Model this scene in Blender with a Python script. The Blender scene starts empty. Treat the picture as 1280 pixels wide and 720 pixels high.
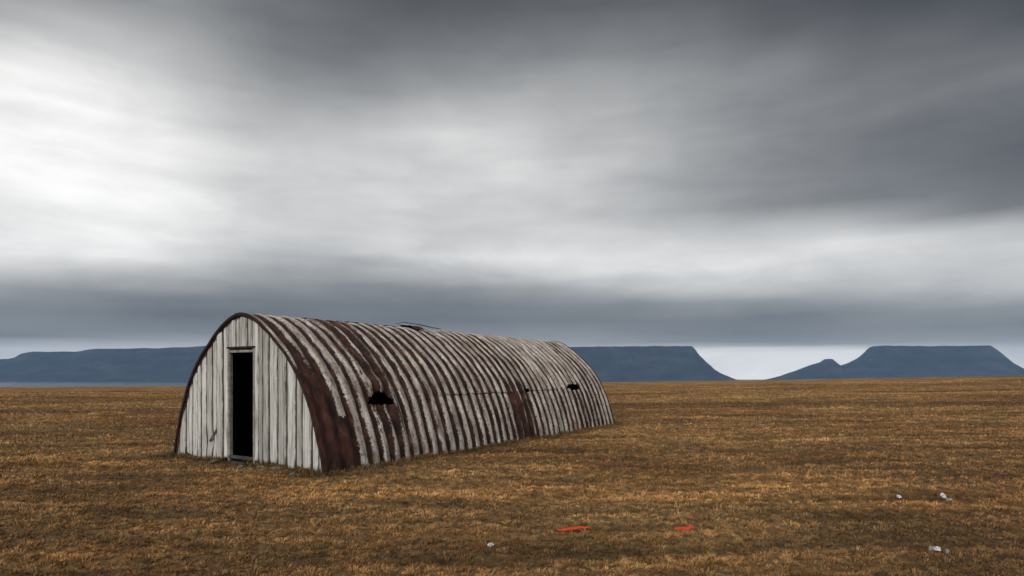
import bpy, math, random
import numpy as np
from math import radians, pi
random.seed(7)
rng = np.random.default_rng(11)
sc = bpy.context.scene
col = sc.collection

# ------------------------------------------------------------------ noise
def _hash(ix, iy, seed):
    h = (ix.astype(np.int64) * 374761393 + iy.astype(np.int64) * 668265263 + seed * 1274126177) & 0x7fffffff
    h = ((h ^ (h >> 13)) * 1274126177) & 0x7fffffff
    h = (h ^ (h >> 16)) & 0x7fffffff
    return h / 0x7fffffff
def gnoise(x, y, seed=0):
    """smooth gradient noise, about -1..1"""
    x = np.asarray(x, float); y = np.asarray(y, float)
    ix = np.floor(x); iy = np.floor(y); fx = x - ix; fy = y - iy
    ux = fx*fx*fx*(fx*(fx*6-15)+10); uy = fy*fy*fy*(fy*(fy*6-15)+10)
    def g(dx, dy):
        a = _hash(ix+dx, iy+dy, seed) * 2*pi
        return np.cos(a)*(fx-dx) + np.sin(a)*(fy-dy)
    return 1.5*((g(0,0)*(1-ux)+g(1,0)*ux)*(1-uy) + (g(0,1)*(1-ux)+g(1,1)*ux)*uy)
def fbm(x, y, seed=0, o=4):
    s = 0; a = 1; t = 0
    for k in range(o):
        s = s + a*gnoise(x*2**k, y*2**k, seed+k); t += a; a *= .5
    return s/t*1.3
def smooth(a, b, x):
    t = np.clip((np.asarray(x, float)-a)/(b-a), 0, 1)
    return t*t*(3-2*t)

# ------------------------------------------------------------------ object helpers
def tag(o, label=None, cat=None, group=None, kind=None):
    if label: o['label'] = label
    if cat: o['category'] = cat
    if group: o['group'] = group
    if kind: o['kind'] = kind
    return o
def empty(name, loc, rz=0):
    o = bpy.data.objects.new(name, None); col.objects.link(o)
    o.location = loc; o.rotation_euler = (0, 0, rz); o.empty_display_size = .2
    return o
def mesh_obj(name, verts, faces, mat, parent=None, smooth_sh=True, attrs=None, uv=None):
    """faces: (n,k) int array with one k"""
    verts = np.asarray(verts, np.float32); faces = np.asarray(faces, np.int32)
    me = bpy.data.meshes.new(name)
    me.vertices.add(len(verts)); me.vertices.foreach_set('co', verts.ravel())
    n, k = faces.shape
    me.loops.add(n*k); me.loops.foreach_set('vertex_index', faces.ravel())
    me.polygons.add(n)
    me.polygons.foreach_set('loop_start', np.arange(0, n*k, k, dtype=np.int32))
    me.polygons.foreach_set('loop_total', np.full(n, k, np.int32))
    me.update(calc_edges=True)
    me.polygons.foreach_set('use_smooth', np.full(n, smooth_sh, bool))
    for nm, (ty, arr) in (attrs or {}).items():
        a = me.attributes.new(nm, ty, 'POINT')
        a.data.foreach_set('value' if ty == 'FLOAT' else 'color', np.asarray(arr, np.float32).ravel())
    if uv is not None:
        l = me.uv_layers.new(name='UVMap')
        l.data.foreach_set('uv', np.asarray(uv, np.float32)[faces.ravel()].ravel())
    me.materials.append(mat); me.validate()
    o = bpy.data.objects.new(name, me); col.objects.link(o); o.parent = parent
    return o
def grid_faces(nr, nc, keep=None, off=0):
    i, j = np.meshgrid(np.arange(nr-1), np.arange(nc-1), indexing='ij')
    a = (i*nc+j).ravel()+off
    f = np.stack([a, a+1, a+nc+1, a+nc], 1)
    return f if keep is None else f[keep.ravel()]
def solid(o, t, off=0, inner=None):
    m = o.modifiers.new('thickness', 'SOLIDIFY'); m.thickness = t; m.offset = off
    if inner: o.data.materials.append(inner); m.material_offset = 1
def boxes(name, bs, mat, parent=None, jit=.002):
    """bs: list of (origin, ax, ay, az) full edge vectors from a corner; lightly bevelled"""
    V = []; F = []
    for (o, ax, ay, az) in bs:
        o, ax, ay, az = map(lambda q: np.array(q, float), (o, ax, ay, az)); b = len(V)
        for k in range(8):
            V.append(o + ax*(k & 1) + ay*((k >> 1) & 1) + az*((k >> 2) & 1))
        for q in ((0,2,3,1),(4,5,7,6),(0,1,5,4),(2,6,7,3),(0,4,6,2),(1,3,7,5)):
            F.append([b+t for t in q])
    ob = mesh_obj(name, V, F, mat, parent, False)
    m = ob.modifiers.new('bevel', 'BEVEL'); m.width = .004; m.segments = 2
    return ob

# ------------------------------------------------------------------ material helpers
class NT:
    def __init__(s, nt): s.t = nt
    def n(s, ty, **kw):
        nd = s.t.nodes.new(ty)
        for k, v in kw.items():
            if k.startswith('i_'):
                k = k[2:]; k = int(k) if k.isdigit() else k
                nd.inputs[k].default_value = v
            else: setattr(nd, k, v)
        return nd
    def l(s, a, b): s.t.links.new(a, b)
    def math(s, op, a, b=None, c=None, clamp=False):
        nd = s.n('ShaderNodeMath', operation=op, use_clamp=clamp)
        for i, v in enumerate((a, b, c)):
            if v is None: continue
            if isinstance(v, (int, float)): nd.inputs[i].default_value = v
            else: s.l(v, nd.inputs[i])
        return nd.outputs[0]
    def mix(s, f, a, b, mode='MIX'):
        nd = s.n('ShaderNodeMix', data_type='RGBA', blend_type=mode)
        for i, v in ((0, f), (6, a), (7, b)):
            if isinstance(v, (int, float)): nd.inputs[i].default_value = v
            elif isinstance(v, tuple): nd.inputs[i].default_value = (*v, 1)
            else: s.l(v, nd.inputs[i])
        return nd.outputs[2]
    def mapr(s, v, a, b, c=0., d=1., sm='SMOOTHSTEP'):
        nd = s.n('ShaderNodeMapRange', interpolation_type=sm)
        s.l(v, nd.inputs[0])
        for i, q in zip((1, 2, 3, 4), (a, b, c, d)): nd.inputs[i].default_value = q
        return nd.outputs[0]
    def noise(s, vec, scale, detail=3, rough=.55, dist=0., sc3=None, rot=None):
        if sc3 or rot:
            m = s.n('ShaderNodeMapping'); s.l(vec, m.inputs[0])
            if sc3: m.inputs['Scale'].default_value = sc3
            if rot: m.inputs['Rotation'].default_value = rot
            vec = m.outputs[0]
        nd = s.n('ShaderNodeTexNoise'); s.l(vec, nd.inputs['Vector'])
        nd.inputs['Scale'].default_value = scale; nd.inputs['Detail'].default_value = detail
        nd.inputs['Roughness'].default_value = rough; nd.inputs['Distortion'].default_value = dist
        return nd.outputs[0]
    def ramp(s, f, stops, interp='LINEAR'):
        nd = s.n('ShaderNodeValToRGB'); s.l(f, nd.inputs[0]); r = nd.color_ramp; r.interpolation = interp
        while len(r.elements) < len(stops): r.elements.new(.5)
        for e, (p, c) in zip(r.elements, stops):
            e.position = p; e.color = (*c, 1) if isinstance(c, tuple) else (c, c, c, 1)
        return nd.outputs[0]
def material(name, rough=.8, spec=.3):
    m = bpy.data.materials.new(name); m.use_nodes = True; nt = NT(m.node_tree)
    b = m.node_tree.nodes['Principled BSDF']
    b.inputs['Roughness'].default_value = rough; b.inputs['Specular IOR Level'].default_value = spec
    return m, nt, b
def bump(nt, b, h, strength, dist):
    nd = nt.n('ShaderNodeBump'); nd.inputs['Strength'].default_value = strength; nd.inputs['Distance'].default_value = dist
    nt.l(h, nd.inputs['Height']); nt.l(nd.outputs[0], b.inputs['Normal'])

# ------------------------------------------------------------------ camera
FX, HZ, EYE = 783., 468., 1.6     # focal length in photo pixels, eye-level row, eye height
cam = bpy.data.cameras.new('camera'); co = bpy.data.objects.new('camera', cam); col.objects.link(co)
cam.sensor_width = 36; cam.lens = FX/1280*36; cam.shift_y = (HZ-360)/1280
cam.clip_start = .05; cam.clip_end = 60000
co.location = (0, 0, EYE); co.rotation_euler = (pi/2, 0, 0)
sc.camera = co

# ------------------------------------------------------------------ terrain
HR = np.array([-3.0065, 10.103]); HA = np.array([.5357, .8444]); HU = np.array([-.8444, .5357])
HL, HW = 11.6, 4.4
WATER = -67.
def crest_z(az):
    x = 640 + FX*np.tan(np.clip(az, -1.0, 1.0))
    yc = np.interp(x, [-200, 0, 220, 500, 800, 1000, 1280, 1500], [486.5, 485.2, 484, 481, 478.3, 475, 469.7, 467])
    D = 150*np.cos(np.clip(az, -1.0, 1.0))
    return EYE - (yc-HZ)/FX*D
def hut_sd(x, y):
    dx = x-HR[0]; dy = y-HR[1]
    s = dx*HA[0]+dy*HA[1]; u = dx*HU[0]+dy*HU[1]
    ax = np.abs(s-HL/2)-HL/2; au = np.abs(u-HW/2)-HW/2
    return np.sqrt(np.maximum(ax, 0)**2+np.maximum(au, 0)**2) + np.minimum(np.maximum(ax, au), 0)
def ground_z(x, y):
    r = np.hypot(x, y); az = np.arctan2(x, y)
    azf = np.where(np.abs(az) > pi/2, np.sign(az)*(pi-np.abs(az)), az)
    zc = crest_z(azf)
    t = smooth(15, 150, r)
    z = zc*t
    und = .10*fbm(x/9, y/6, 3, 3)*smooth(.5, 5, hut_sd(x, y)) + .22*fbm(x/40, y/22, 9, 3)*smooth(25, 60, r)*(1-.7*smooth(100, 150, r))
    z = z + und
    z = z + (WATER-8 - z)*smooth(155, 900, r) 
    near = 1-smooth(30, 90, r)
    flat = smooth(-.2, .35, hut_sd(x, y))
    z = z + near*(.3+.7*flat)*(.045*gnoise(x/1.6, y/.42, 21)+.030*gnoise(x/.30, y/.16, 22) + .024*gnoise(x/.11, y/.085, 23))
    return z

def patch_group():
    """shared colour of the heath, as a node group over world position"""
    g = bpy.data.node_groups.new('heath_colour', 'ShaderNodeTree')
    g.interface.new_socket('Color', in_out='OUTPUT', socket_type='NodeSocketColor')
    nt = NT(g); out = g.nodes.new('NodeGroupOutput')
    pos = nt.n('ShaderNodeNewGeometry').outputs['Position']
    n1 = nt.noise(pos, .16, 4, .6, .4, sc3=(.5, 1.2, 1), rot=(0, 0, .1))
    n2 = nt.noise(pos, 1., 3, .6, .3, sc3=(.32, 1.5, 1), rot=(0, 0, .05))
    n3 = nt.noise(pos, .13, 4, .6, .3, sc3=(.16, 1.3, 1), rot=(0, 0, .04))
    n4 = nt.noise(pos, 5.0, 2, .6)
    c = nt.ramp(n1, [(.3, (.225,.134,.064)), (.44, (.295,.182,.086)), (.55, (.35,.226,.106)), (.68, (.42,.288,.142))])
    c2 = nt.ramp(n2, [(.33, (.60,.58,.58)), (.5, (1,1,1)), (.68, (1.35,1.3,1.2))])
    c = nt.mix(1., c, c2, 'MULTIPLY')
    c3 = nt.ramp(n3, [(.36, (.60,.56,.54)), (.5, (1,1,1)), (.62, (1.32,1.26,1.15))])
    c = nt.mix(1., c, c3, 'MULTIPLY')
    c4 = nt.ramp(n4, [(.35, (.72,.70,.68)), (.52, (1.05,1.05,1.05)), (.68, (1.28,1.27,1.22))])
    c = nt.mix(.7, c, c4, 'MULTIPLY')
    # olive moss patches
    n5 = nt.noise(pos, .5, 3, .6, sc3=(.5, 1, 1), rot=(0, 0, 1.0))
    c = nt.mix(nt.mapr(n5, .56, .68, 0, .35), c, (.14,.11,.04))
    # reddish turf
    n6 = nt.noise(pos, .33, 3, .6, sc3=(.4, 1, 1), rot=(0, 0, 2.4))
    c = nt.mix(nt.mapr(n6, .57, .68, 0, .45), c, (.20,.082,.034))
    # peaty, darker vegetation on the near right
    def blob(cx, cy, rx, ry):
        m = nt.n('ShaderNodeVectorMath', operation='SUBTRACT'); nt.l(pos, m.inputs[0]); m.inputs[1].default_value = (cx, cy, 0)
        k = nt.n('ShaderNodeVectorMath', operation='MULTIPLY'); nt.l(m.outputs[0], k.inputs[0]); k.inputs[1].default_value = (1/rx, 1/ry, 0)
        q = nt.n('ShaderNodeVectorMath', operation='LENGTH'); nt.l(k.outputs[0], q.inputs[0])
        d = nt.math('ADD', q.outputs['Value'], nt.math('MULTIPLY', nt.math('SUBTRACT', n2, .5), 1.2))
        return nt.mapr(d, .35, 1.1, 1, 0)
    c = nt.mix(nt.math('MULTIPLY', blob(5.2, 5.6, 4.2, 3.2), .55), c, (.075,.045,.026))
    c = nt.mix(nt.math('MULTIPLY', blob(-.3, 4.2, 9, 1.9), .3), c, (.085,.055,.026))  # near edge darkened: lens vignette put into the ground colour
    nt.l(c, out.inputs[0])
    return g
HEATH = patch_group()

m_ground, nt, b = material('heath soil', .95, .1)
gn = nt.n('ShaderNodeGroup'); gn.node_tree = HEATH
pos = nt.n('ShaderNodeNewGeometry').outputs['Position']
at = nt.n('ShaderNodeAttribute', attribute_name='bare_shade').outputs['Fac']
fine = nt.noise(pos, 14, 4, .65)
cc = nt.mix(1., gn.outputs[0], nt.ramp(fine, [(.3, (.35,.33,.3)), (.5, (.8,.78,.75)), (.72, (1.3,1.25,1.1))]), 'MULTIPLY')
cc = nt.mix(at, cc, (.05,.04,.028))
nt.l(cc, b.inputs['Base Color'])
bump(nt, b, nt.noise(pos, 9, 5, .7), .9, .12)

def terrain():
    radii = [0.0]; r = .6
    while r < 9000:
        radii.append(r); r *= (1.06 if r < 4 else 1.0055 if r < 15 else 1.012 if r < 60 else (1.02 if r < 200 else 1.07))
    az = np.concatenate([np.linspace(-pi, -1.0, 60, endpoint=False), np.linspace(-1.0, 1.0, 620), np.linspace(1.0, pi, 61)[1:-1]])
    radii = np.array(radii[1:])
    Rr, Az = np.meshgrid(radii, az, indexing='ij')
    x = Rr*np.sin(Az); y = Rr*np.cos(Az); z = ground_z(x, y)
    sd = hut_sd(x, y)
    nr, nc = x.shape
    V = np.stack([x, y, z], -1).reshape(-1, 3)
    F = grid_faces(nr, nc)
    i = np.arange(nr-1)*nc
    wrap = np.stack([i+nc-1, i, i+nc, i+2*nc-1], 1)
    V = np.vstack([V, [[0, 0, 0]]])
    j = np.arange(nc); k = len(V)-1
    fan = np.stack([np.full(nc, k), (j+1) % nc, j, j], 1)
    F = np.vstack([F, wrap])[:, ::-1]
    # centre fan as small quads is degenerate, so close the centre with triangles turned quads via a mid ring
    bare_shade = np.append(np.maximum(.45*(1-smooth(50, 100, Rr)), 1-smooth(0, .6, sd+.2*gnoise(x/.35, y/.3, 77))).ravel(), 0)  # near thatch; along the hut foot, its shadow put into the colour
    V[-1, 2] = 0
    o = mesh_obj('ground', V[:-1], F, m_ground, None, True, {'bare_shade': ('FLOAT', bare_shade[:-1])})
    # close the little hole under the camera in the same mesh
    import bmesh
    bm = bmesh.new(); bm.from_mesh(o.data); bm.verts.ensure_lookup_table()
    bm.faces.new([bm.verts[t] for t in range(nc)]).normal_update(); bm.to_mesh(o.data); bm.free()
    tag(o, 'brown autumn heath of dry matted grass reaching to the horizon', 'ground', kind='structure')
terrain()

# ------------------------------------------------------------------ water of the fjord
m_water, nt, b = material('fjord water', .16, .5)
b.inputs['Base Color'].default_value = (.03,.045,.055,1)
pos = nt.n('ShaderNodeNewGeometry').outputs['Position']
bump(nt, b, nt.noise(pos, .02, 3, .6), .25, 2)
ang = np.linspace(0, 2*pi, 97)[:-1]
rr = [420, 2000, 6000, 9050]
V = [(r*math.cos(a), r*math.sin(a), WATER) for r in rr for a in ang]; F = []
for k in range(3):
    for i in range(96):
        F.append((k*96+i, (k+1)*96+i, (k+1)*96+(i+1) % 96, k*96+(i+1) % 96))
tag(mesh_obj('water', V, F, m_water), 'pale strip of fjord water between the heath and the mountains', 'water', kind='structure')

# ------------------------------------------------------------------ mountains
m_rock, nt, b = material('mountain rock', .95, .1)
pos = nt.n('ShaderNodeNewGeometry').outputs['Position']
n = nt.noise(pos, .004, 6, .6, sc3=(1, 1, 4))
nt.l(nt.ramp(n, [(.3, (.014,.017,.022)), (.5, (.026,.030,.036)), (.7, (.050,.052,.054))]), b.inputs['Base Color'])
bump(nt, b, nt.noise(pos, .01, 6, .65), .8, 25)
def mountain(name, pts, Y0, depth, label, seed):
    Ym = Y0 + 610.
    X = np.array([(p[0]-640)/FX*Ym for p in pts]); Z = np.array([EYE+(HZ-p[1])/FX*Ym for p in pts])
    nx = int((X[-1]-X[0])/14); xs = np.linspace(X[0], X[-1], nx); ys = np.linspace(Y0, Y0+depth, 110)
    gx, gy = np.meshgrid(xs, ys, indexing='ij')
    prof = np.interp(xs, X, Z) + 5*fbm(xs/160, xs*0, seed, 4)*smooth(0, 120, np.interp(xs, X, Z)-WATER)
    t = (gy-Y0)/depth
    wob = 60*fbm(gx/260, gy*0+seed, seed+5, 4)
    gul = 1-np.abs(fbm(gx/170, gy/900, seed+9, 4))
    d = np.minimum(gy-Y0+wob*.9, (Y0+depth-gy)*1.0)
    side = np.clip(d/520., 0, 1)
    side = np.where(side < .62, .55*(side/.62)**1.25, .55+.45*((side-.62)/.38)**.7)   # scree below, cliff above
    base = WATER-6
    z = base + (prof[:, None]-base)*side*(.90+.10*np.where(side > .97, 1, gul))
    z = np.minimum(z, prof[:, None])
    nr, nc = gx.shape
    o = mesh_obj(name, np.stack([gx, gy, z], -1).reshape(-1, 3), grid_faces(nr, nc)[:, ::-1], m_rock, None, True)
    return tag(o, label, 'mountain', kind='structure')
mountain('mountain', [(-420,478),(-330,452),(-250,440),(-120,437),(-60,446),(-30,449),(0,449.5),(18,449),(26,447),(35,442),(48,440),(75,440),(100,440),(115,437),(130,436.5),(170,436),(210,435.2),(240,434.2),(265,433),(380,432),(450,436),(500,452),(540,476)],
         6100, 1220, 'long dark blue mountain ridge behind the left of the hut, stepping down at its left end', 31)
mountain('mountain', [(560,478),(600,455),(640,440),(680,434.5),(720,434),(790,433.2),(862,433),(866,437),(872,445),(880,453),(889,460.5),(898,466.5),(909,472.5),(925,479)],
         6100, 1220, 'flat-topped mountain just right of the hut with a steep right end', 47)
mountain('mountain', [(930,480),(965,475),(985,468),(1005,461),(1018,456),(1030,452.5),(1036,448.5),(1040,452.5),(1046,459),(1054,457),(1066,453.5),(1078,447),(1086,440),(1092,434),(1096,432.5),(1160,433),(1230,432.2),(1236,436),(1246,446),(1258,455),(1275,465),(1290,470),(1320,476)],
         6300, 1220, 'flat-topped mountain at the far right with a small peak on its left shoulder', 63)

# ------------------------------------------------------------------ hut
def metal_mat(name, seed, dark=False):
    m, nt, b = material(name, .75, .25)
    uvn = nt.n('ShaderNodeUVMap').outputs[0]
    ridge = nt.n('ShaderNodeAttribute', attribute_name='ridge').outputs['Fac']
    rust = nt.n('ShaderNodeAttribute', attribute_name='rust').outputs['Fac']
    pos = nt.n('ShaderNodeTexCoord').outputs['Object']
    # wear: along the arc (v) streaks; blotches
    st = nt.noise(uvn, 1., 5, .65, .2, sc3=(14, 2.2, 1))
    bl = nt.noise(uvn, 1., 4, .6, .4, sc3=(2.2, 1.3, 1))
    fi = nt.noise(uvn, 1., 3, .7, 0, sc3=(42, 20, 1))
    v = nt.math('ADD', ridge, nt.math('MULTIPLY', nt.math('SUBTRACT', st, .5), 1.05))  # rust fills the valleys, and its dark colour also carries their shade
    v = nt.math('ADD', v, nt.math('MULTIPLY', nt.math('SUBTRACT', bl, .5), 1.0))
    v = nt.math('ADD', v, nt.math('MULTIPLY', nt.math('SUBTRACT', fi, .5), 1.0))
    v = nt.math('SUBTRACT', v, rust)
    paint = nt.mapr(v, -.02, .24)
    rc = nt.ramp(nt.noise(uvn, 1., 5, .65, .5, sc3=(6, 3, 1)), [(.28, (.008,.005,.005)), (.45, (.022,.012,.009)), (.58, (.056,.025,.017)), (.74, (.14,.058,.034))])
    red = nt.math('MULTIPLY', nt.mapr(rust, .75, 1.2), nt.mapr(bl, .38, .62))
    rc = nt.mix(nt.math('MULTIPLY', red, .5), rc, (.095,.026,.018))
    pc = nt.ramp(nt.noise(uvn, 1., 5, .7, .3, sc3=(9, 1.6, 1)), [(.28, (.085,.062,.052)), (.40, (.23,.19,.165)), (.51, (.40,.355,.315)), (.67, (.68,.63,.575))])
    grn = nt.mapr(nt.noise(uvn, 1., 4, .6, .5, sc3=(3, .9, 1)), .6, .72, 0, .35)
    pc = nt.mix(grn, pc, (.17,.19,.13))
    spots = nt.mapr(nt.noise(pos, 17, 5, .8), .52, .62, 0, .8)
    pc = nt.mix(spots, pc, (.12,.07,.05))
    nt.l(nt.mix(paint, rc, pc), b.inputs['Base Color'])
    nt.l(nt.mapr(paint, 0, 1, .9, .6, 'LINEAR'), b.inputs['Roughness'])
    bump(nt, b, nt.math('ADD', nt.noise(uvn, 1., 5, .7, 0, sc3=(25, 14, 1)), nt.math('MULTIPLY', paint, .35)), .5, .012)
    return m
m_sheet = metal_mat('painted rusting corrugated iron', 1)

def rust_mat(name, c0, c1, c2):
    m, nt, b = material(name, .85, .2)
    p = nt.n('ShaderNodeTexCoord').outputs['Object']
    nt.l(nt.ramp(nt.noise(p, 9, 6, .7, .4), [(.3, c0), (.5, c1), (.7, c2)]), b.inputs['Base Color'])
    bump(nt, b, nt.noise(p, 40, 5, .7), .5, .01)
    return m
m_rust = rust_mat('dark rust', (.014,.010,.009), (.035,.020,.015), (.085,.038,.024))
m_black = rust_mat('shade-black iron', (.010,.009,.010), (.020,.017,.017), (.045,.032,.028))  # black that puts the shaded silhouette into the rim colour
m_rust2 = rust_mat('red rust', (.035,.018,.013), (.085,.036,.025), (.14,.06,.04))
m_greywood = rust_mat('grey weathered timber', (.11,.10,.09), (.24,.225,.205), (.40,.385,.355))
m_darkwood = rust_mat('dark damp timber', (.03,.028,.026), (.07,.066,.06), (.13,.125,.115))

hut = empty('hut', (HR[0]+HU[0]*HW/2, HR[1]+HU[1]*HW/2, 0), math.atan2(HA[1], HA[0]))
tag(hut, 'long arched corrugated iron hut with peeling white paint, rust and an open dark doorway', 'hut')
# local axes: x along the length (s), y across (centre = 0, right side seen from the door = -y), z up
PR = np.array([(-.15, 2.215), (0, 2.2), (.25, 2.15), (.5, 2.075), (.8, 1.975), (1.14, 1.83), (1.45, 1.66), (1.72, 1.46), (1.95, 1.25), (2.14, 1.03), (2.33, .80), (2.48, .58), (2.59, .38), (2.66, .19), (2.685, 0)])
def catmull(P, n=12):
    Q = np.vstack([2*P[0]-P[1], P, 2*P[-1]-P[-2]]); out = []
    for i in range(1, len(Q)-2):
        for t in np.linspace(0, 1, n, endpoint=False):
            a, b_, c, d = Q[i-1:i+3]
            out.append(.5*((2*b_)+(c-a)*t+(2*a-5*b_+4*c-d)*t*t+(3*b_-a-3*c+d)*t**3))
    out.append(P[-1]); return np.array(out)
half = np.stack([PR[:, 1], PR[:, 0]], 1)                       # (halfwidth, z)
full = np.vstack([np.stack([-half[:, 0], half[:, 1]], 1), np.stack([half[::-1, 0], half[::-1, 1]], 1)[1:]])
prof = catmull(full); prof[:, 0] = np.where(prof[:, 0] > 0, prof[:, 0]*.963, prof[:, 0])                                            # y from -2.2 over the crown to +2.2
arc = np.concatenate([[0], np.cumsum(np.hypot(*np.diff(prof, axis=0).T))]); ARC = arc[-1]
tang = np.gradient(prof, arc, axis=0); tang /= np.linalg.norm(tang, axis=1)[:, None]
norm = np.stack([-tang[:, 1], tang[:, 0]], 1)                   # outward
def pt(a, off=0):
    y = np.interp(a, arc, prof[:, 0]); z = np.interp(a, arc, prof[:, 1])
    ny = np.interp(a, arc, norm[:, 0]); nz = np.interp(a, arc, norm[:, 1])
    return y+ny*off, z+nz*off
def arc_at(z):                                                   # arc length on the right side at height z
    h = len(prof)//2
    return float(np.interp(z, prof[:h, 1], arc[:h]))
def ztop(y):                                                     # height of the arch above a point of the floor
    h = len(prof)//2
    y = np.where(np.asarray(y) > 0, np.asarray(y)/.963, y)
    return np.interp(-np.abs(y), prof[:h, 0], prof[:h, 1])
PITCH = .282; AMP = .042
def lid(s): return .5+.5*np.cos(2*pi*(s/PITCH+.18*gnoise(s*.55, s*0, 5)))
def sheet(name, s0, s1, a0, a1, off, rust, seed, holes=(), rag=(.0, .0), lift=None, tilt=0., amp=AMP, inner=True):
    ns = max(6, int((s1-s0)/.02)); na = max(6, int((a1-a0)/.032))
    S, A = np.meshgrid(np.linspace(s0, s1, ns), np.linspace(a0, a1, na), indexing='ij')
    t = (A-a0)/(a1-a0)
    # ragged cut ends
    e0 = rag[0]*(gnoise(S*7, S*0, seed)+.5*gnoise(S*23, S*0, seed+1)); e1 = rag[1]*(gnoise(S*6, S*0+3, seed)+.5*gnoise(S*19, S*0, seed+2))
    A2 = A + e0*(1-t)**6 + e1*t**6
    r = lid(S)
    o = off + amp*(r**1.15-.5) + .015*fbm(S*1.3, A*1.1, seed+20, 3) + .004*gnoise(S*6, A*5, seed+3)
    o = o + tilt*(S-(s0+s1)/2)
    if lift is not None: o = o + lift(S, A2)
    y, z = pt(A2, o)
    V = np.stack([S, y, z], -1).reshape(-1, 3)
    rs = rust(S, A2) if callable(rust) else np.full(S.shape, rust)
    keep = np.ones((ns-1, na-1), bool)
    Sc = .25*(S[1:, 1:]+S[:-1, 1:]+S[1:, :-1]+S[:-1, :-1]); Ac = .25*(A2[1:, 1:]+A2[:-1, 1:]+A2[1:, :-1]+A2[:-1, :-1])
    for h in holes: keep &= ~h(Sc, Ac)
    ob = mesh_obj(name, V, grid_faces(ns, na, keep)[:, ::-1], m_sheet, hut, True, {'ridge': ('FLOAT', r), 'rust': ('FLOAT', rs)},
                  np.stack([S+seed*3.7*0, A2], -1).reshape(-1, 2))
    solid(ob, .005, -1, m_rust if inner else None)
    return ob
SEAM = arc_at(1.19)
ALEFT = ARC-SEAM
cols = [-.03, .42, 1.37, 2.02, 3.1, 4.0, 4.9, 5.86, 6.9, 7.75, 8.6, 9.45, 10.3, 11.0, 11.6]
#            0    1    2    3    4    5    6    7    8    9    10   11   12   13
r_low =  [1.25, .34, .54, .30, .32, .34, .44, 1.1, .26, .20, .24, .46, .52, .30]
r_up  =  [1.00, .26, .86, .46, .42, .34, .40, .38, .28, .10, .04, .12, .42, .24]
def hole(sc_, zc, rs, rz, flatbottom=True, seed=0):
    ac = arc_at(zc)
    def f(S, A):
        ds = (S-sc_)/rs + .07*gnoise(S*13, A*13, seed); da = (A-ac)/rz + .12*gnoise(S*17, A*15, seed+1)
        if flatbottom: return (ds*ds+np.maximum(da, 0)**2 < 1) & (da > -.18)
        return ds*ds+da*da < 1
    return f
holes = [hole(1.62, 1.08, .31, .20, True, 1), hole(6.9, 1.185, .15, .055, False, 2), hole(9.62, 1.22, .42, .105, False, 3),
         hole(10.5, .9, .05, .09, False, 5)]
for i in range(14):
    s0, s1 = cols[i], cols[i+1]+.03
    seam_gap = 4 <= i <= 8
    top = SEAM + (random.uniform(-.05, .03) if seam_gap else .06)
    bot_up = SEAM + (random.uniform(-.06, -.02) if seam_gap else random.uniform(-.02, .0))
    one = i <= 3 or i >= 11
    if i == 0:      # unpainted rusty end band: one length from ground to seam
        rust = lambda S, A: 1.3 + 0*S
    elif i == 1:    # its first two ridges have lost their paint below 0.86 m
        al = arc_at(.86)
        rust = lambda S, A, al=al: .32 + 1.0*((A < al+.02*gnoise(S*9, A*0, 3)) & (S < .70))
    elif i == 2:
        rust = lambda S, A: .50+.35*smooth(.2, .9, A)
    elif i == 7: rust = lambda S, A: .98+.40*gnoise(S*3.1, A*1.7, 55)+.25*gnoise(S*9, A*2.5, 56)
    else: rust = r_low[i]
    low_rust = rust
    if not one: sheet('roof_sheet', s0, s1, 0.02, top, .0 if i % 2 else .004, rust, 100+i, holes, rag=(.06, .03 if seam_gap else 0))
    if i == 0: ru = lambda S, A: .55+.7*(1-smooth(1.3, 2.9, A))
    elif i == 7: ru = lambda S, A: .50+.35*(1-smooth(SEAM, SEAM+.5, A))
    elif i in (8, 9): ru = lambda S, A, k=i: r_up[k]+.0*S
    else: ru = r_up[i]
    if one:      # a single length from the grass over the crown
        lr = low_rust if callable(low_rust) else (lambda S, A, v=low_rust: v+0*S)
        uu = ru if callable(ru) else (lambda S, A, v=ru: v+0*S)
        sheet('roof_sheet', s0, s1, .02, ALEFT+.03, .010+(.004 if i % 2 else 0),
              lambda S, A, lr=lr, uu=uu: lr(S, A)*(1-smooth(SEAM-.3, SEAM+.5, A)) + uu(S, A)*smooth(SEAM-.3, SEAM+.5, A), 200+i, holes, rag=(.06, 0), lift=(lambda S, A: .075*np.exp(-((S-1.62)/.30)**2-((A-arc_at(1.40))/.16)**2)-.045*np.exp(-((S-1.62)/.34)**2-((A-arc_at(.95))/.14)**2)) if i in (1, 2) else None)
    else: sheet('roof_sheet', s0, s1, bot_up, ALEFT+.03, .012+(.003 if i % 2 else 0), ru, 200+i, holes, rag=(.03, 0))
    sheet('roof_sheet', s0, s1, ALEFT-.04, ARC-.02, .0 if i % 2 else .003, .6, 300+i, (), rag=(0, .03))
# loose sheets along the crown, seen against the sky
ac = ARC/2
ob = sheet('ridge_cap', 1.25, 4.05, ac-.04, ac+.5, .034, -.7, 401, rag=(.01, .02), amp=.004, inner=False, lift=lambda S, A: .035*smooth(ac, ac+.5, A)+.02*gnoise(S*1.3, A, 7))
ob = sheet('loose_sheet', 4.2, 4.85, ac-.16, ac+.14, .03, -.1, 402, rag=(.03, .03), lift=lambda S, A: .085*smooth(4.7, 4.15, S) if False else .06*(1-smooth(4.2, 4.75, S)))
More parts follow.
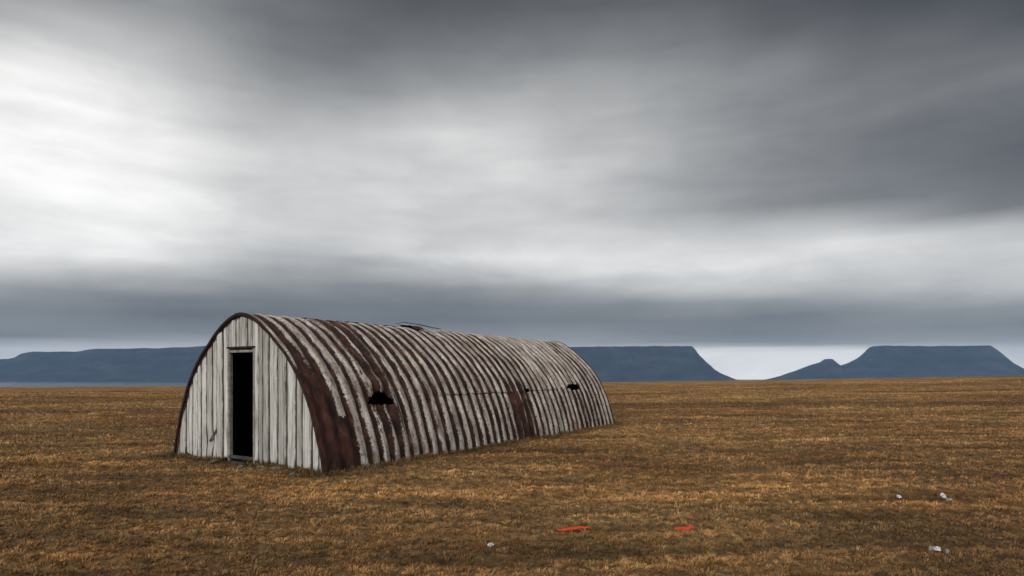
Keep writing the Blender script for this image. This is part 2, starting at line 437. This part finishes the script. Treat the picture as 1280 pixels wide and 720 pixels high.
# bent vent flap that sticks up on the crown
def strip(name, pts, w, th, mat, parent):
    """bent bar through pts (x,y,z), width w along x"""
    P = np.array(pts, float); V = []; F = []
    for i, p in enumerate(P):
        d = P[min(i+1, len(P)-1)]-P[max(i-1, 0)]; d /= np.linalg.norm(d)
        side = np.cross(d, [0, 0, 1]); side /= max(np.linalg.norm(side), 1e-6); up = np.cross(side, d)
        for a, c in ((-1, -1), (1, -1), (1, 1), (-1, 1)): V.append(p+side*a*w/2+up*c*th/2)
    for i in range(len(P)-1):
        for k in range(4):
            F.append((i*4+k, i*4+(k+1) % 4, i*4+4+(k+1) % 4, i*4+4+k))
    n_ = len(V)-4
    F += [(3, 2, 1, 0), (n_, n_+1, n_+2, n_+3)]
    return mesh_obj(name, V, F, mat, parent, False)
strip('loose_strip', [(4.1, .1, 2.79), (4.3, .05, 2.845), (4.8, .0, 2.825), (5.25, -.02, 2.78), (5.6, -.04, 2.76)], .07, .008, m_darkwood, hut)
strip('loose_strip', [(4.45, -.34, 2.67), (4.47, -.25, 2.72), (4.5, -.12, 2.76)], .28, .008, m_rust, hut)

# arch rims (angle iron)
def arch(name, s0, s1, o0, o1, mat, a0=.0, a1=None):
    a1 = ARC if a1 is None else a1
    A = np.linspace(a0, a1, 90); V = []
    for a in A:
        w = .006*float(gnoise(a*3, 1.3, 8)) 
        for (s, o) in ((s0, o0), (s1, o0), (s1, o1), (s0, o1)):
            y, z = pt(a, o+w); V.append((s+.004*float(gnoise(a*5, 4.1, 9)), float(y), float(z)))
    F = []
    for i in range(89):
        for k in range(4): F.append((i*4+k, i*4+(k+1) % 4, i*4+4+(k+1) % 4, i*4+4+k))
    F += [(0, 1, 2, 3), (89*4+3, 89*4+2, 89*4+1, 89*4)]
    ob = mesh_obj(name, V, F, mat, hut, False); m = ob.modifiers.new('bevel', 'BEVEL'); m.width = .005; m.segments = 2
    return ob
arch('arch_rim', -.055, -.033, -.025, .028, m_rust, 0, ARC*.52)
arch('arch_rim', -.055, -.033, -.03, .022, m_black, ARC*.521)  # left half of the rim, shade against the sky painted as black
arch('arch_rib', -.026, -.012, -.050, -.022, m_rust2)
arch('arch_rim', 11.605, 11.64, -.04, .045, m_rust)
for s in (2.9, 5.8, 8.7): arch('arch_rib', s-.025, s+.025, -.09, -.02, m_rust)

# end walls of uneven vertical boards
def wall_mat():
    m, nt, b = material('peeling white boards', .8, .2)
    uvn = nt.n('ShaderNodeUVMap').outputs[0]
    gr = nt.n('ShaderNodeAttribute', attribute_name='ridge').outputs['Fac']
    bd = nt.n('ShaderNodeAttribute', attribute_name='board').outputs['Fac']
    sep = nt.n('ShaderNodeSeparateXYZ'); nt.l(uvn, sep.inputs[0])
    st = nt.noise(uvn, 1., 5, .7, .15, sc3=(26, 1.1, 1))
    st2 = nt.noise(uvn, 1., 4, .6, .3, sc3=(70, 5, 1))
    bl = nt.noise(uvn, 1., 5, .65, .6, sc3=(4.5, 2.6, 1))
    pc = nt.ramp(st, [(.30, (.17,.16,.15)), (.42, (.42,.41,.39)), (.54, (.66,.66,.64)), (.7, (.80,.80,.79))])
    pc = nt.mix(.55, pc, nt.ramp(bd, [(0, (.30,.26,.23)), (.3, (.72,.69,.65)), (.7, (1,1,.97)), (1, (1.1,1.1,1.1))]), 'MULTIPLY')
    pc = nt.mix(nt.mapr(st2, .55, .72, 0, .55), pc, (.22,.19,.16))
    grn = nt.mapr(nt.noise(uvn, 1., 4, .6, .4, sc3=(6, 1.1, 1)), .58, .72, 0, .35)
    pc = nt.mix(grn, pc, (.27,.30,.23))
    rc = nt.ramp(st2, [(.3, (.030,.026,.023)), (.6, (.07,.058,.048)), (.8, (.14,.12,.10))])
    v = nt.math('ADD', gr, nt.math('MULTIPLY', nt.math('SUBTRACT', bl, .5), .9))
    v = nt.math('ADD', v, nt.math('MULTIPLY', nt.math('SUBTRACT', st2, .5), .5))
    low = nt.mapr(sep.outputs[1], .0, .30, -.35, 0)
    v = nt.math('ADD', v, nt.math('MULTIPLY', low, nt.mapr(bl, .40, .6)))
    # old diagonal tear in the cladding left of the door
    p2 = nt.math('SUBTRACT', nt.math('ADD', sep.outputs[0], nt.math('MULTIPLY', sep.outputs[1], .85)), 4.0-1.18+.44*0)
    nt.l(nt.mix(nt.mapr(v, .22, .72), rc, pc), b.inputs['Base Color'])
    bump(nt, b, nt.math('ADD', st2, bl), .5, .010)
    return m
m_wall = wall_mat()
def end_wall(name, s, door, front):
    bounds = [-2.2]; rr = random.Random(5 if front else 6)
    while bounds[-1] < 2.2: bounds.append(bounds[-1]+rr.choice([.10, .13, .16, .2, .17, .24]))
    bval = [rr.random() for _ in bounds]; bdep = [rr.uniform(-.010, .010) for _ in bounds]; bbot = [rr.uniform(-.01, .075) for _ in bounds]
    V = []; UV = []; G = []; B = []; F = []
    def panel(y0, y1, zlow=None):
        ys = np.arange(y0, y1+1e-6, .0125); ys[-1] = y1; nz = 56; base = sum(len(q) for q in V)
        idx = np.clip(np.searchsorted(bounds, ys, side='right')-1, 0, len(bounds)-2)
        lo = np.array(bounds)[idx]; hi = np.array(bounds)[idx+1]; t = (ys-lo)/(hi-lo)
        round_ = np.clip(1-np.abs(2*t-1)**2.4, 0, 1)
        dep = np.array(bdep)[idx] - .035*round_          # toward the viewer = -x
        zb = np.array(bbot)[idx] + .03*gnoise(ys*14, ys*0, 3)+.03*gnoise(ys*37, ys*0, 4) if zlow is None else np.full(len(ys), zlow)
        zt = ztop(ys) - .015
        zt = np.maximum(zt, zb+.02)
        k = np.linspace(0, 1, nz)
        Z = zb[:, None]+(zt-zb)[:, None]*k[None]
        Yg = np.repeat(ys[:, None], nz, 1)
        X = s + (1 if front else -1)*np.repeat(dep[:, None], nz, 1) + .008*fbm(Yg*2, Z*1.5, 12, 3)
        kick = .035*np.exp(-((Yg+2.2*0-.95)**2/.06+(Z-.35)**2/.03)) * (1 if front else 0)      # boards pushed in left of the door
        X = X+kick
        V.append(np.stack([X, Yg, Z], -1).reshape(-1, 3)); UV.append(np.stack([Yg+5, Z], -1).reshape(-1, 2))
        G.append(np.repeat(round_[:, None], nz, 1).ravel()); B.append(np.repeat(np.array(bval)[idx][:, None], nz, 1).ravel())
        F.append(grid_faces(len(ys), nz, None, base))
    if door:
        panel(-2.19, door[0]); panel(door[1], 2.11); panel(door[0], door[1], door[2])
    else: panel(-2.19, 2.11)
    ob = mesh_obj(name, np.vstack(V), np.vstack(F), m_wall, hut, True, {'ridge': ('FLOAT', np.concatenate(G)), 'board': ('FLOAT', np.concatenate(B))}, np.vstack(UV))
    solid(ob, .02, 0)
    return ob
D0, D1, DT = -.34, .36, 2.07          # door opening: y from, y to, top (photo: u 1.86 .. 2.56 of 4.4)
wf = end_wall('end_wall', 0.035, (D0, D1, DT), True); wf['label'] = 'door end clad in uneven upright boards, peeling white'
end_wall('end_wall', 11.55, None, False)
# dark strip added to draw the diagonal crack in the boards left of the door
strip('crack_strip', [(.002, 1.0, .34), (-.006, .86, .47), (-.006, .70, .64)], .006, .03, m_darkwood, hut)
dfm = boxes('door_frame', [((-.018, D0-.05, -.03), (.08, 0, 0), (0, .05, 0), (0, 0, DT+.03)), ((-.018, D1, -.03), (.08, 0, 0), (0, .045, 0), (0, 0, DT+.03))], m_greywood, hut)
boxes('lintel', [((-.024, D0-.01, DT-.075), (.10, 0, 0), (0, D1-D0+.02, 0), (0, 0, .045))], m_greywood, hut)
boxes('lintel_board', [((-.03, D0-.06, DT+.004), (.09, 0, 0), (0, D1-D0+.12, 0), (0, 0, .03))], m_rust, hut)
boxes('threshold', [((-.03, D0+.003, .075), (.07, 0, 0), (0, D1-D0-.006, 0), (0, 0, .05))], m_darkwood, hut)
boxes('sill', [((-.06, D0-.02, -.06), (.16, 0, 0), (0, D1-D0+.04, 0), (0, 0, .075))], m_darkwood, hut)

# ------------------------------------------------------------------ stones at the foot of the door end
m_stone, nt, b = material('lichen stone', .95, .1)
p = nt.n('ShaderNodeTexCoord').outputs['Object']
nt.l(nt.ramp(nt.noise(p, 20, 5, .7), [(.3, (.06,.052,.038)), (.5, (.15,.13,.095)), (.7, (.30,.265,.21))]), b.inputs['Base Color'])
bump(nt, b, nt.noise(p, 45, 4, .7), .6, .01)
def stone(name, x, y, sx, sy, sz, seed, mat=m_stone, rz=0, sink=.25):
    n1, n2 = 14, 20; V = []
    th = np.linspace(0, pi, n1); ph = np.linspace(0, 2*pi, n2, endpoint=False)
    T, Pp = np.meshgrid(th, ph, indexing='ij')
    dx, dy, dz = np.sin(T)*np.cos(Pp), np.sin(T)*np.sin(Pp), np.cos(T)
    rad = 1+.28*gnoise(dx*1.7+seed, dy*1.7+dz*1.3, seed)+.10*gnoise(dx*5+seed, dy*5+dz*4, seed+1)
    pw = lambda q: np.sign(q)*np.abs(q)**.8
    V = np.stack([pw(dx)*rad*sx, pw(dy)*rad*sy, pw(dz)*rad*sz], -1).reshape(-1, 3)
    i, j = np.meshgrid(np.arange(n1-1), np.arange(n2), indexing='ij'); i = i.ravel(); j = j.ravel()
    F = np.stack([i*n2+j, (i+1)*n2+j, (i+1)*n2+(j+1) % n2, i*n2+(j+1) % n2], 1)
    ob = mesh_obj(name, V, F, mat, None, True)
    ob.location = (x, y, float(ground_z(np.array([x]), np.array([y]))[0]) + sz*(1-sink)); ob.rotation_euler = (random.uniform(-.2, .2), random.uniform(-.2, .2), rz)
    return ob
def world_at(px, py, z=0.03):
    Y = FX*(EYE-z)/(py-HZ); return (px-640)/FX*Y, Y
st_data = [(327, 585, .10, .07, .05, 'flat pale stone just below the doorway'),
           (345, 587, .13, .08, .05, 'widest pale stone under the boards right of the doorway'),
           (300, 584, .09, .06, .04, 'small pale stone under the left jamb of the doorway'),
           (268, 577, .10, .07, .05, 'mossy stone under the boards left of the doorway'),
           (365, 591, .07, .05, .035, 'smallest stone, right of the other stones under the boards')]
for k, (px, py, a, b_, c_, lb) in enumerate(st_data):
    x, y = world_at(px, py)
    tag(stone('stone', x, y, a*.75, b_*.8, c_*.7, 50+k*3, rz=.4*k), lb, 'stone', 'stones at the foot of the door end')

# ------------------------------------------------------------------ litter on the heath
m_red, nt, b = material('orange red plastic', .55, .35)
p = nt.n('ShaderNodeTexCoord').outputs['Object']
nt.l(nt.ramp(nt.noise(p, 12, 3, .6), [(.3, (.42,.032,.010)), (.6, (.66,.070,.016)), (.8, (.55,.12,.03))]), b.inputs['Base Color'])
m_white, nt, b = material('white plastic scrap', .5, .4)
nt.l(nt.ramp(nt.noise(nt.n('ShaderNodeTexCoord').outputs['Object'], 30, 3, .6), [(.35, (.30,.29,.29)), (.55, (.66,.66,.69))]), b.inputs['Base Color'])
m_bone, nt, b = material('grey quartz pebble', .8, .3)
nt.l(nt.ramp(nt.noise(nt.n('ShaderNodeTexCoord').outputs['Object'], 40, 4, .6), [(.3, (.16,.14,.11)), (.6, (.34,.31,.26))]), b.inputs['Base Color'])
def ribbon(name, px0, py0, px1, py1, w, label, seed, sag=.012):
    """stiff crumpled strip of plastic resting on the tussocks, real thickness"""
    x0, y0 = world_at(px0, py0, .09); x1, y1 = world_at(px1, py1, .09)
    n_ = 26; t = np.linspace(0, 1, n_); L = math.hypot(x1-x0, y1-y0)
    cx, cy = (x0+x1)/2, (y0+y1)/2; dx, dy = (x1-x0)/L, (y1-y0)/L
    zz = float(ground_z(np.array([cx]), np.array([cy]))[0]) + .054
    W = w*(.55+.45*np.sin(pi*np.clip(t*1.1, 0, 1))**.5 + .15*gnoise(t*7, t*0, seed))
    V = []
    for i in range(n_):
        a = (t[i]-.5)*L; off = .012*float(gnoise(t[i]*3, 7.7, seed)); zc = sag*float(gnoise(t[i]*4, 2.2, seed+1))
        tw = .7+.25*float(gnoise(t[i]*2.3, 1.1, seed+2))                 # the strip leans on the grass towards the viewer
        for k, c in enumerate((-.5, -.15, .15, .5)):
            q = c*W[i]; V.append((a, off+q*math.cos(tw), zc+q*math.sin(tw)+.004*(k in (1, 2))))
    F = grid_faces(n_, 4)
    ob = mesh_obj(name, V, F, m_red, None, True); solid(ob, .004)
    ob.location = (cx, cy, zz); ob.rotation_euler = (0, 0, math.atan2(dy, dx))
    return tag(ob, label, 'litter', 'orange-red plastic strips on the grass')
ribbon('plastic_strip', 697, 654.5, 736, 651, .034, 'longer orange-red plastic strip, the left one of the two on the grass', 5)
ribbon('plastic_strip', 844, 661, 868, 658.5, .040, 'shorter orange-red plastic strip, the right one of the two on the grass', 9)
def scrap(px, py, L, W, label, seed, mat, rz, tilt, name='plastic_scrap', cat='litter', grp='white plastic scraps on the grass', z=.06):
    x, y = world_at(px, py, z)
    n_ = 12; u, v = np.meshgrid(np.linspace(-1, 1, n_), np.linspace(-1, 1, n_), indexing='ij')
    r = np.sqrt(np.maximum(np.abs(u), np.abs(v))**2/(u*u+v*v+1e-9))
    uu, vv = u*(.45+.55*r), v*(.45+.55*r)
    e = 1+.3*gnoise(uu*1.6+seed, vv*1.6, seed)
    V = np.stack([uu*L/2*e, vv*W/2*e, .18*L*(1-uu**2-vv**2)*.6+.14*L*gnoise(uu*2.2, vv*2.2, seed+3)], -1).reshape(-1, 3)
    ob = mesh_obj(name, V, grid_faces(n_, n_), mat, None, True); solid(ob, .004)
    ob.location = (x, y, float(ground_z(np.array([x]), np.array([y]))[0])+z); ob.rotation_euler = (tilt, 0, rz)
    return tag(ob, label, cat, grp)
scrap(613, 685.5, .075, .035, 'thin slanted white plastic scrap, the one nearest the camera on the left', 3, m_white, .9, .9)
scrap(1124, 618, .065, .045, 'small white plastic scrap left of the brighter one on the right of the heath', 8, m_white, .1, .8)
scrap(1179, 620, .085, .07, 'brightest white plastic scrap on the right of the heath', 13, m_white, .3, .9)
scrap(1186, 625, .07, .04, 'faint grey scrap touching the brightest white scrap', 14, m_bone, -.3, .7, grp='white plastic scraps on the grass')
scrap(1171, 693, .06, .035, 'slanted white scrap in the middle of the near-right trio', 21, m_white, -.7, .9)
for k, (px, py, a, lb) in enumerate([(1163, 691, .019, 'grey pebble at the left of the near-right trio'), (1184, 691, .017, 'grey pebble at the right of the near-right trio')]):
    x, y = world_at(px, py, .07)
    ob = stone('pebble', x, y, a*.8, a*.8, a*1.2, 90+k, m_bone, sink=-.6); tag(ob, lb, 'pebble', 'pebbles in the near-right grass')

# ------------------------------------------------------------------ grass
m_grass, nt, b = material('dry heath grass', .85, .15)
gn = nt.n('ShaderNodeGroup'); gn.node_tree = HEATH
ca = nt.n('ShaderNodeVertexColor', layer_name='tone').outputs['Color']
c = nt.mix(1., gn.outputs[0], ca, 'MULTIPLY')
g2 = nt.n('ShaderNodeVertexColor', layer_name='tone').outputs['Alpha']
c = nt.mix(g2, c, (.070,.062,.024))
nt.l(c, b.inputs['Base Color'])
def blades(x, y, length, width, tone, green, lean, wind=.35, seedz=0, per_tuft_dir=None):
    n_ = len(x); z = ground_z(x, y)-.006
    a = rng.uniform(0, 2*pi, n_) if per_tuft_dir is None else per_tuft_dir
    dx = np.cos(a)*lean+wind*.6; dy = np.sin(a)*lean-.0
    fa = rng.uniform(0, pi, n_); wx = np.cos(fa)*width*.5; wy = np.sin(fa)*width*.5
    h = length
    V = np.empty((n_, 5, 3), np.float32)
    V[:, 0] = np.stack([x-wx, y-wy, z], 1); V[:, 1] = np.stack([x+wx, y+wy, z], 1)
    mx = x+dx*h*.35; my = y+dy*h*.35; mz = z+h*.55*np.clip(1.1-lean*.4, .4, 1)
    V[:, 2] = np.stack([mx+wx*.8, my+wy*.8, mz], 1); V[:, 3] = np.stack([mx-wx*.8, my-wy*.8, mz], 1)
    V[:, 4] = np.stack([x+dx*h, y+dy*h, z+h*np.clip(1-lean*.55, .25, 1)], 1)
    base = (np.arange(n_)*5)[:, None]
    F = np.concatenate([base+[0, 1, 2], base+[0, 2, 3], base+[3, 2, 4]], 1).reshape(-1, 3)
    C = np.repeat(np.concatenate([tone, green[:, None]], 1)[:, None], 5, 1)
    return V.reshape(-1, 3), F, C.reshape(-1, 4)
def tones(n_):
    pal = np.array([(1.45,1.40,1.30), (1.05,1.0,.95), (.62,.55,.5), (1.8,1.85,1.9), (.85,.62,.5), (.38,.34,.3)])
    k = rng.choice(len(pal), n_, p=[.24, .28, .18, .08, .12, .10])
    return pal[k]*rng.uniform(.8, 1.2, (n_, 1))
parts = []
def ring(r0, r1, cell, tuft, rad, L, Wd, azm=.84, var=.5):
    """tussocks on a jittered lattice, each a little dome of blades leaning out from its middle"""
    gx, gy = np.meshgrid(np.arange(-r1, r1, cell*1.15), np.arange(0, r1, cell*.9), indexing='ij')
    tx = (gx+rng.uniform(-.5, .5, gx.shape)*cell).ravel(); ty = (gy+rng.uniform(-.5, .5, gx.shape)*cell).ravel()
    rr_ = np.hypot(tx, ty); aa = np.arctan2(tx, ty)
    ok = (rr_ >= r0) & (rr_ < r1) & (np.abs(aa) < azm) & (hut_sd(tx, ty) > .05)
    tx, ty = tx[ok], ty[ok]
    row = gnoise(tx/1.6, ty/.42, 21)
    ok = row + .8*gnoise(tx/.5, ty/.3, 22)+rng.uniform(-.4, .4, len(tx)) > -1.0
    tx, ty, row = tx[ok], ty[ok], row[ok]
    n_ = len(tx)
    size = rng.uniform(.65, 1.3, n_)*(1+.25*row)
    tn = tones(n_)**var*(1+.45*row)[:, None]*np.array([1.06, 1., .93])
    R_ = lambda q: np.repeat(q, tuft, 0)
    a = rng.uniform(0, 2*pi, n_*tuft); q = np.sqrt(rng.uniform(0, 1, n_*tuft)); ro = rad*R_(size)*q
    x = R_(tx)+ro*np.cos(a)*1.15; y = R_(ty)+ro*np.sin(a)
    sd = hut_sd(x, y)
    tb = R_(tn)*rng.uniform(.85, 1.16, (len(x), 1))
    hh = L*R_(size)*rng.uniform(.75, 1.2, len(x))*(1-.35*q*q)
    tb = tb*(1-.5*(1-smooth(.15, .75, sd+.25*gnoise(x/.5, y/.4, 79))))[:, None]  # tufts darkened toward the hut, shade at its foot put into the tone
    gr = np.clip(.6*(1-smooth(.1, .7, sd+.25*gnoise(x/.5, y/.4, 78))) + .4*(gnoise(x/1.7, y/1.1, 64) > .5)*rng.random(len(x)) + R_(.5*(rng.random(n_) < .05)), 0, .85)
    ok = sd > .02
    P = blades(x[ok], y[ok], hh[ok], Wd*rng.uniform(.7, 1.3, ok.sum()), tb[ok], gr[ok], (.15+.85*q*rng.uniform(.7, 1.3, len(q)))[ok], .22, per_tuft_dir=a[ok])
    parts.append(P)
ring(2.9, 7.0, .085, 34, .038, .050, .0085, .98)
ring(7.0, 11., .105, 26, .047, .054, .012, .90, .45)
ring(11., 18, .14, 18, .064, .060, .016, .88, .38)
ring(18., 32, .21, 14, .10, .070, .024, .84, .28)
ring(32., 60, .38, 12, .19, .085, .042, .82, .20)
ring(60., 110, .80, 10, .40, .11, .08, .80, .15)
# longer, greener growth against the foot of the hut
n_e = 15000
per = rng.uniform(0, 2*(HL+HW), n_e)
s = np.where(per < HL, per, np.where(per < HL+HW, HL, np.where(per < 2*HL+HW, per-HL-HW, 0)))
u = np.where(per < HL, 0, np.where(per < HL+HW, per-HL, np.where(per < 2*HL+HW, HW, per-2*HL-HW)))
so = np.where((per >= HL) & (per < HL+HW), 1, np.where(per >= 2*HL+HW, -1, 0)); uo = np.where(per < HL, -1, np.where((per >= HL+HW) & (per < 2*HL+HW), 1, 0))
d = np.abs(rng.normal(0, .13, n_e))+.05
s = s+so*d; u = u+uo*d
x = HR[0]+HA[0]*s+HU[0]*u; y = HR[1]+HA[1]*s+HU[1]*u
# keep the doorway clear
ok = ~((so == -1) & (u > HW/2+D0-.05) & (u < HW/2+D1+.02) & (d < .22)) & (gnoise(x/.35, y/.35, 70) > -.35)
x, y, d = x[ok], y[ok], d[ok]
hh = rng.uniform(.05, .15, len(x))*(1+.5*gnoise(x/.5, y/.5, 71))
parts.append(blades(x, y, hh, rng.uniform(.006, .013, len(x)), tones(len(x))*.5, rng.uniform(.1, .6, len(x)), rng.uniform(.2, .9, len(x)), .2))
off = 0; VV = []; FF = []; CC = []
for v, f, c_ in parts:
    VV.append(v); FF.append(f+off); CC.append(c_); off += len(v)
VV = np.vstack(VV); FF = np.vstack(FF); CC = np.vstack(CC)
print('grass verts', len(VV), 'tris', len(FF))
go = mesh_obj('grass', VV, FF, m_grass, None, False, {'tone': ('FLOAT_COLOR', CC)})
tag(go, 'short dry brown and straw coloured grass covering the heath', 'grass', kind='stuff')

# ------------------------------------------------------------------ air
hz_ = bpy.data.materials.new('pale air'); hz_.use_nodes = True; t_ = hz_.node_tree
t_.nodes.clear(); o_ = t_.nodes.new('ShaderNodeOutputMaterial'); v_ = t_.nodes.new('ShaderNodeVolumePrincipled')
v_.inputs['Color'].default_value = (.38, .63, 1.0, 1); v_.inputs['Density'].default_value = 5e-5; v_.inputs['Anisotropy'].default_value = 0.
t_.links.new(v_.outputs[0], o_.inputs['Volume'])
hx, hb, ht = 9300., WATER-12, 420.
V = [(sx*hx, sy*hx, z) for z in (hb, ht) for sx, sy in ((-1, -1), (1, -1), (1, 1), (-1, 1))]
F = [(3, 2, 1, 0), (4, 5, 6, 7), (0, 1, 5, 4), (1, 2, 6, 5), (2, 3, 7, 6), (3, 0, 4, 7)]
tag(mesh_obj('haze', V, F, hz_, None, False), 'thin blue-grey haze over the far shore', 'haze', kind='stuff')

# ------------------------------------------------------------------ sky: overcast, streaked cloud, kept by direction in the world
GX = [0, 107, 213, 320, 427, 533, 640, 747, 853, 960, 1067, 1173, 1280]
SKY = {
 0:  [150,145,145,120,106, 93, 92, 98,106, 88, 82, 80, 78],
 40: [196,190,166,128,112,110,116,126,126,108,110,110,104],
 80: [242,248,192,148,126,132,146,150,142,142,120,126,124],
 120:[250,252,212,166,158,170,178,175,165,150,134,128,110],
 160:[250,252,228,194,192,212,202,186,166,140,128,112,102],
 200:[246,249,242,216,210,216,214,200,170,142,132,112,104],
 240:[240,243,246,216,214,206,208,200,170,148,126,122,116],
 262:[238,240,243,214,211,204,204,198,174,150,138,134,128],
 282:[244,246,242,214,210,208,208,202,190,190,200,195,190],
 302:[240,242,236,212,212,216,216,216,206,218,226,214,206],
 320:[240,240,226,192,200,216,230,231,224,232,226,216,206],
 340:[200,192,184,166,172,184,208,222,222,226,222,216,206],
 360:[156,152,142,134,138,144,160,182,204,202,200,200,196],
 380:[128,124,114,114,118,122,130,138,148,142,148,154,154],
 400:[138,130,110,112,114,116,120,126,126,118,128,132,134],
 418:[124,128,138,128,130,134,140,146,136,122,138,142,146],
 430:[178,186,184,176,166,160,160,162,150,142,158,168,174],
 438:[214,216,210,200,190,190,190,200,246,265,262,232,206],
 455:[222,222,216,210,200,200,200,225,265,275,272,250,225],
 475:[260]*13, 520:[235]*13}
ys_ = np.array(sorted(SKY)); G_ = np.array([SKY[k] for k in ys_], float)
def lin(v):
    v = np.clip(((v-165)*1.09+164)/255, 0, 1.25); return np.where(v < .04, v/12.92, ((v+.055)/1.055)**2.4)
def sky_val(az, el):
    x = 640+FX*math.tan(az); y = HZ-math.tan(el)*math.hypot(FX, x-640)
    x = min(max(x, 0), 1280)
    c_ = np.array([np.interp(x, GX, G_[i]) for i in range(len(ys_))])
    return float(lin(np.interp(y, ys_, c_)))
w = bpy.data.worlds.new('World'); sc.world = w; w.use_nodes = True
nt = NT(w.node_tree); w.node_tree.nodes.clear()
out = nt.n('ShaderNodeOutputWorld')
dirv = nt.n('ShaderNodeTexCoord').outputs['Generated']
nrm = nt.n('ShaderNodeVectorMath', operation='NORMALIZE'); nt.l(dirv, nrm.inputs[0]); dirv = nrm.outputs[0]
sp = nt.n('ShaderNodeSeparateXYZ'); nt.l(dirv, sp.inputs[0])
az = nt.math('ARCTAN2', sp.outputs[0], sp.outputs[1])
el = nt.math('ARCSINE', sp.outputs[2])
# cloud-plane coordinates (perspective of a flat cloud deck)
zz = nt.math('MAXIMUM', nt.math('ADD', sp.outputs[2], .06), .03)
cb = nt.n('ShaderNodeCombineXYZ'); nt.l(nt.math('DIVIDE', sp.outputs[0], zz), cb.inputs[0]); nt.l(nt.math('DIVIDE', sp.outputs[1], zz), cb.inputs[1])
deck = cb.outputs[0]
ea = nt.n('ShaderNodeCombineXYZ'); nt.l(az, ea.inputs[0]); nt.l(el, ea.inputs[1]); ea = ea.outputs[0]
nA = nt.noise(ea, 1, 5, .6, .4, sc3=(3, 9, 1), rot=(0, 0, .22))
nB = nt.noise(ea, 1, 4, .5, .3, sc3=(4, 26, 1), rot=(0, 0, -.03))
nC = nt.noise(deck, .9, 4, .5, .5, sc3=(.5, 1, 1), rot=(0, 0, .5))
nD = nt.noise(ea, 1, 5, .6, .6, sc3=(7, 16, 1), rot=(0, 0, .12))
up = nt.mapr(el, .06, .3, .15, 1)
elw = nt.math('ADD', el, nt.math('MULTIPLY', nt.math('MULTIPLY', nt.math('SUBTRACT', nA, .5), .055), up))
elw = nt.math('ADD', elw, nt.math('MULTIPLY', nt.math('SUBTRACT', nB, .5), .010))
azw = nt.math('ADD', az, nt.math('MULTIPLY', nt.math('SUBTRACT', nC, .5), .10))
els = np.radians([0, .6, 1.1, 1.8, 2.2, 2.45, 2.8, 3.5, 4.8, 6.2, 7.8, 9.2, 10.6, 12, 13.8, 16, 18.5, 21, 24, 27, 30, 33])
azs = np.linspace(-.75, .75, 25)
t01 = nt.mapr(azw, -.75, .75, 0, 1, 'LINEAR')
cur = None
for i, e in enumerate(els):
    v_ = [sky_val(a, e) for a in azs]
    rp = nt.ramp(t01, [(k/24, v_[k]) for k in range(25)], 'CARDINAL')
    if cur is None: cur = rp
    else: cur = nt.mix(nt.mapr(elw, float(els[i-1]), float(e), 0, 1, 'LINEAR'), cur, rp)
# unseen overcast out of frame, set brighter to light the hut front
gen = nt.mapr(nt.noise(deck, .35, 4, .55, .6, sc3=(.5, 1, 1)), .3, .7, .30, .85)
fr = nt.math('MULTIPLY', nt.mapr(nt.math('ABSOLUTE', az), .75, 1.2, 1, 0), nt.mapr(el, .57, .85, 1, 0))
gc = nt.n('ShaderNodeCombineXYZ')
for k in range(3): nt.l(gen, gc.inputs[k])
cur = nt.mix(fr, gc.outputs[0], cur)
# fine streaks and a cool tint in the darker cloud
strk = nt.math('ADD', nt.math('MULTIPLY', nt.math('SUBTRACT', nD, .5), .30), nt.math('ADD', nt.mapr(nB, .3, .7, .91, 1.09, 'LINEAR'), nt.mapr(nA, .3, .7, -.08, .08, 'LINEAR')))
sc_ = nt.n('ShaderNodeCombineXYZ')
for k in range(3): nt.l(strk, sc_.inputs[k])
cur = nt.mix(1., cur, sc_.outputs[0], 'MULTIPLY')
bw = nt.n('ShaderNodeRGBToBW'); nt.l(cur, bw.inputs[0])
cur = nt.mix(1., cur, nt.ramp(bw.outputs[0], [(.05, (.96,.99,1.03)), (.35, (.99,1.0,1.0)), (.8, (1.01,1.0,.98))]), 'MULTIPLY')
SUN_EL, SUN_AZ = radians(37), radians(206)          # azimuth clockwise from +Y: behind the camera, a little left
nish = nt.n('ShaderNodeTexSky', sky_type='NISHITA', sun_disc=False, sun_elevation=SUN_EL, sun_rotation=SUN_AZ)
bg1 = nt.n('ShaderNodeBackground'); nt.l(nish.outputs[0], bg1.inputs[0]); bg1.inputs[1].default_value = .08
bg2 = nt.n('ShaderNodeBackground'); nt.l(cur, bg2.inputs[0]); bg2.inputs[1].default_value = 1.0
mx = nt.n('ShaderNodeMixShader'); mx.inputs[0].default_value = .95
nt.l(bg1.outputs[0], mx.inputs[1]); nt.l(bg2.outputs[0], mx.inputs[2]); nt.l(mx.outputs[0], out.inputs[0])

sun = bpy.data.lights.new('sun', 'SUN'); so_ = bpy.data.objects.new('sun', sun); col.objects.link(so_)
sun.energy = 1.7; sun.angle = radians(14); sun.color = (1, .94, .86)
from mathutils import Vector
dsun = Vector((math.sin(SUN_AZ)*math.cos(SUN_EL), math.cos(SUN_AZ)*math.cos(SUN_EL), math.sin(SUN_EL)))
so_.rotation_euler = dsun.to_track_quat('Z', 'Y').to_euler(); so_.location = (0, 0, 40)

sc.view_settings.view_transform = 'Standard'; sc.view_settings.look = 'None'
sc.view_settings.exposure = 0; sc.view_settings.gamma = 1; sc.view_settings.use_curve_mapping = False
sc.cycles.volume_bounces = 1; sc.cycles.max_bounces = 6; sc.cycles.use_denoising = True
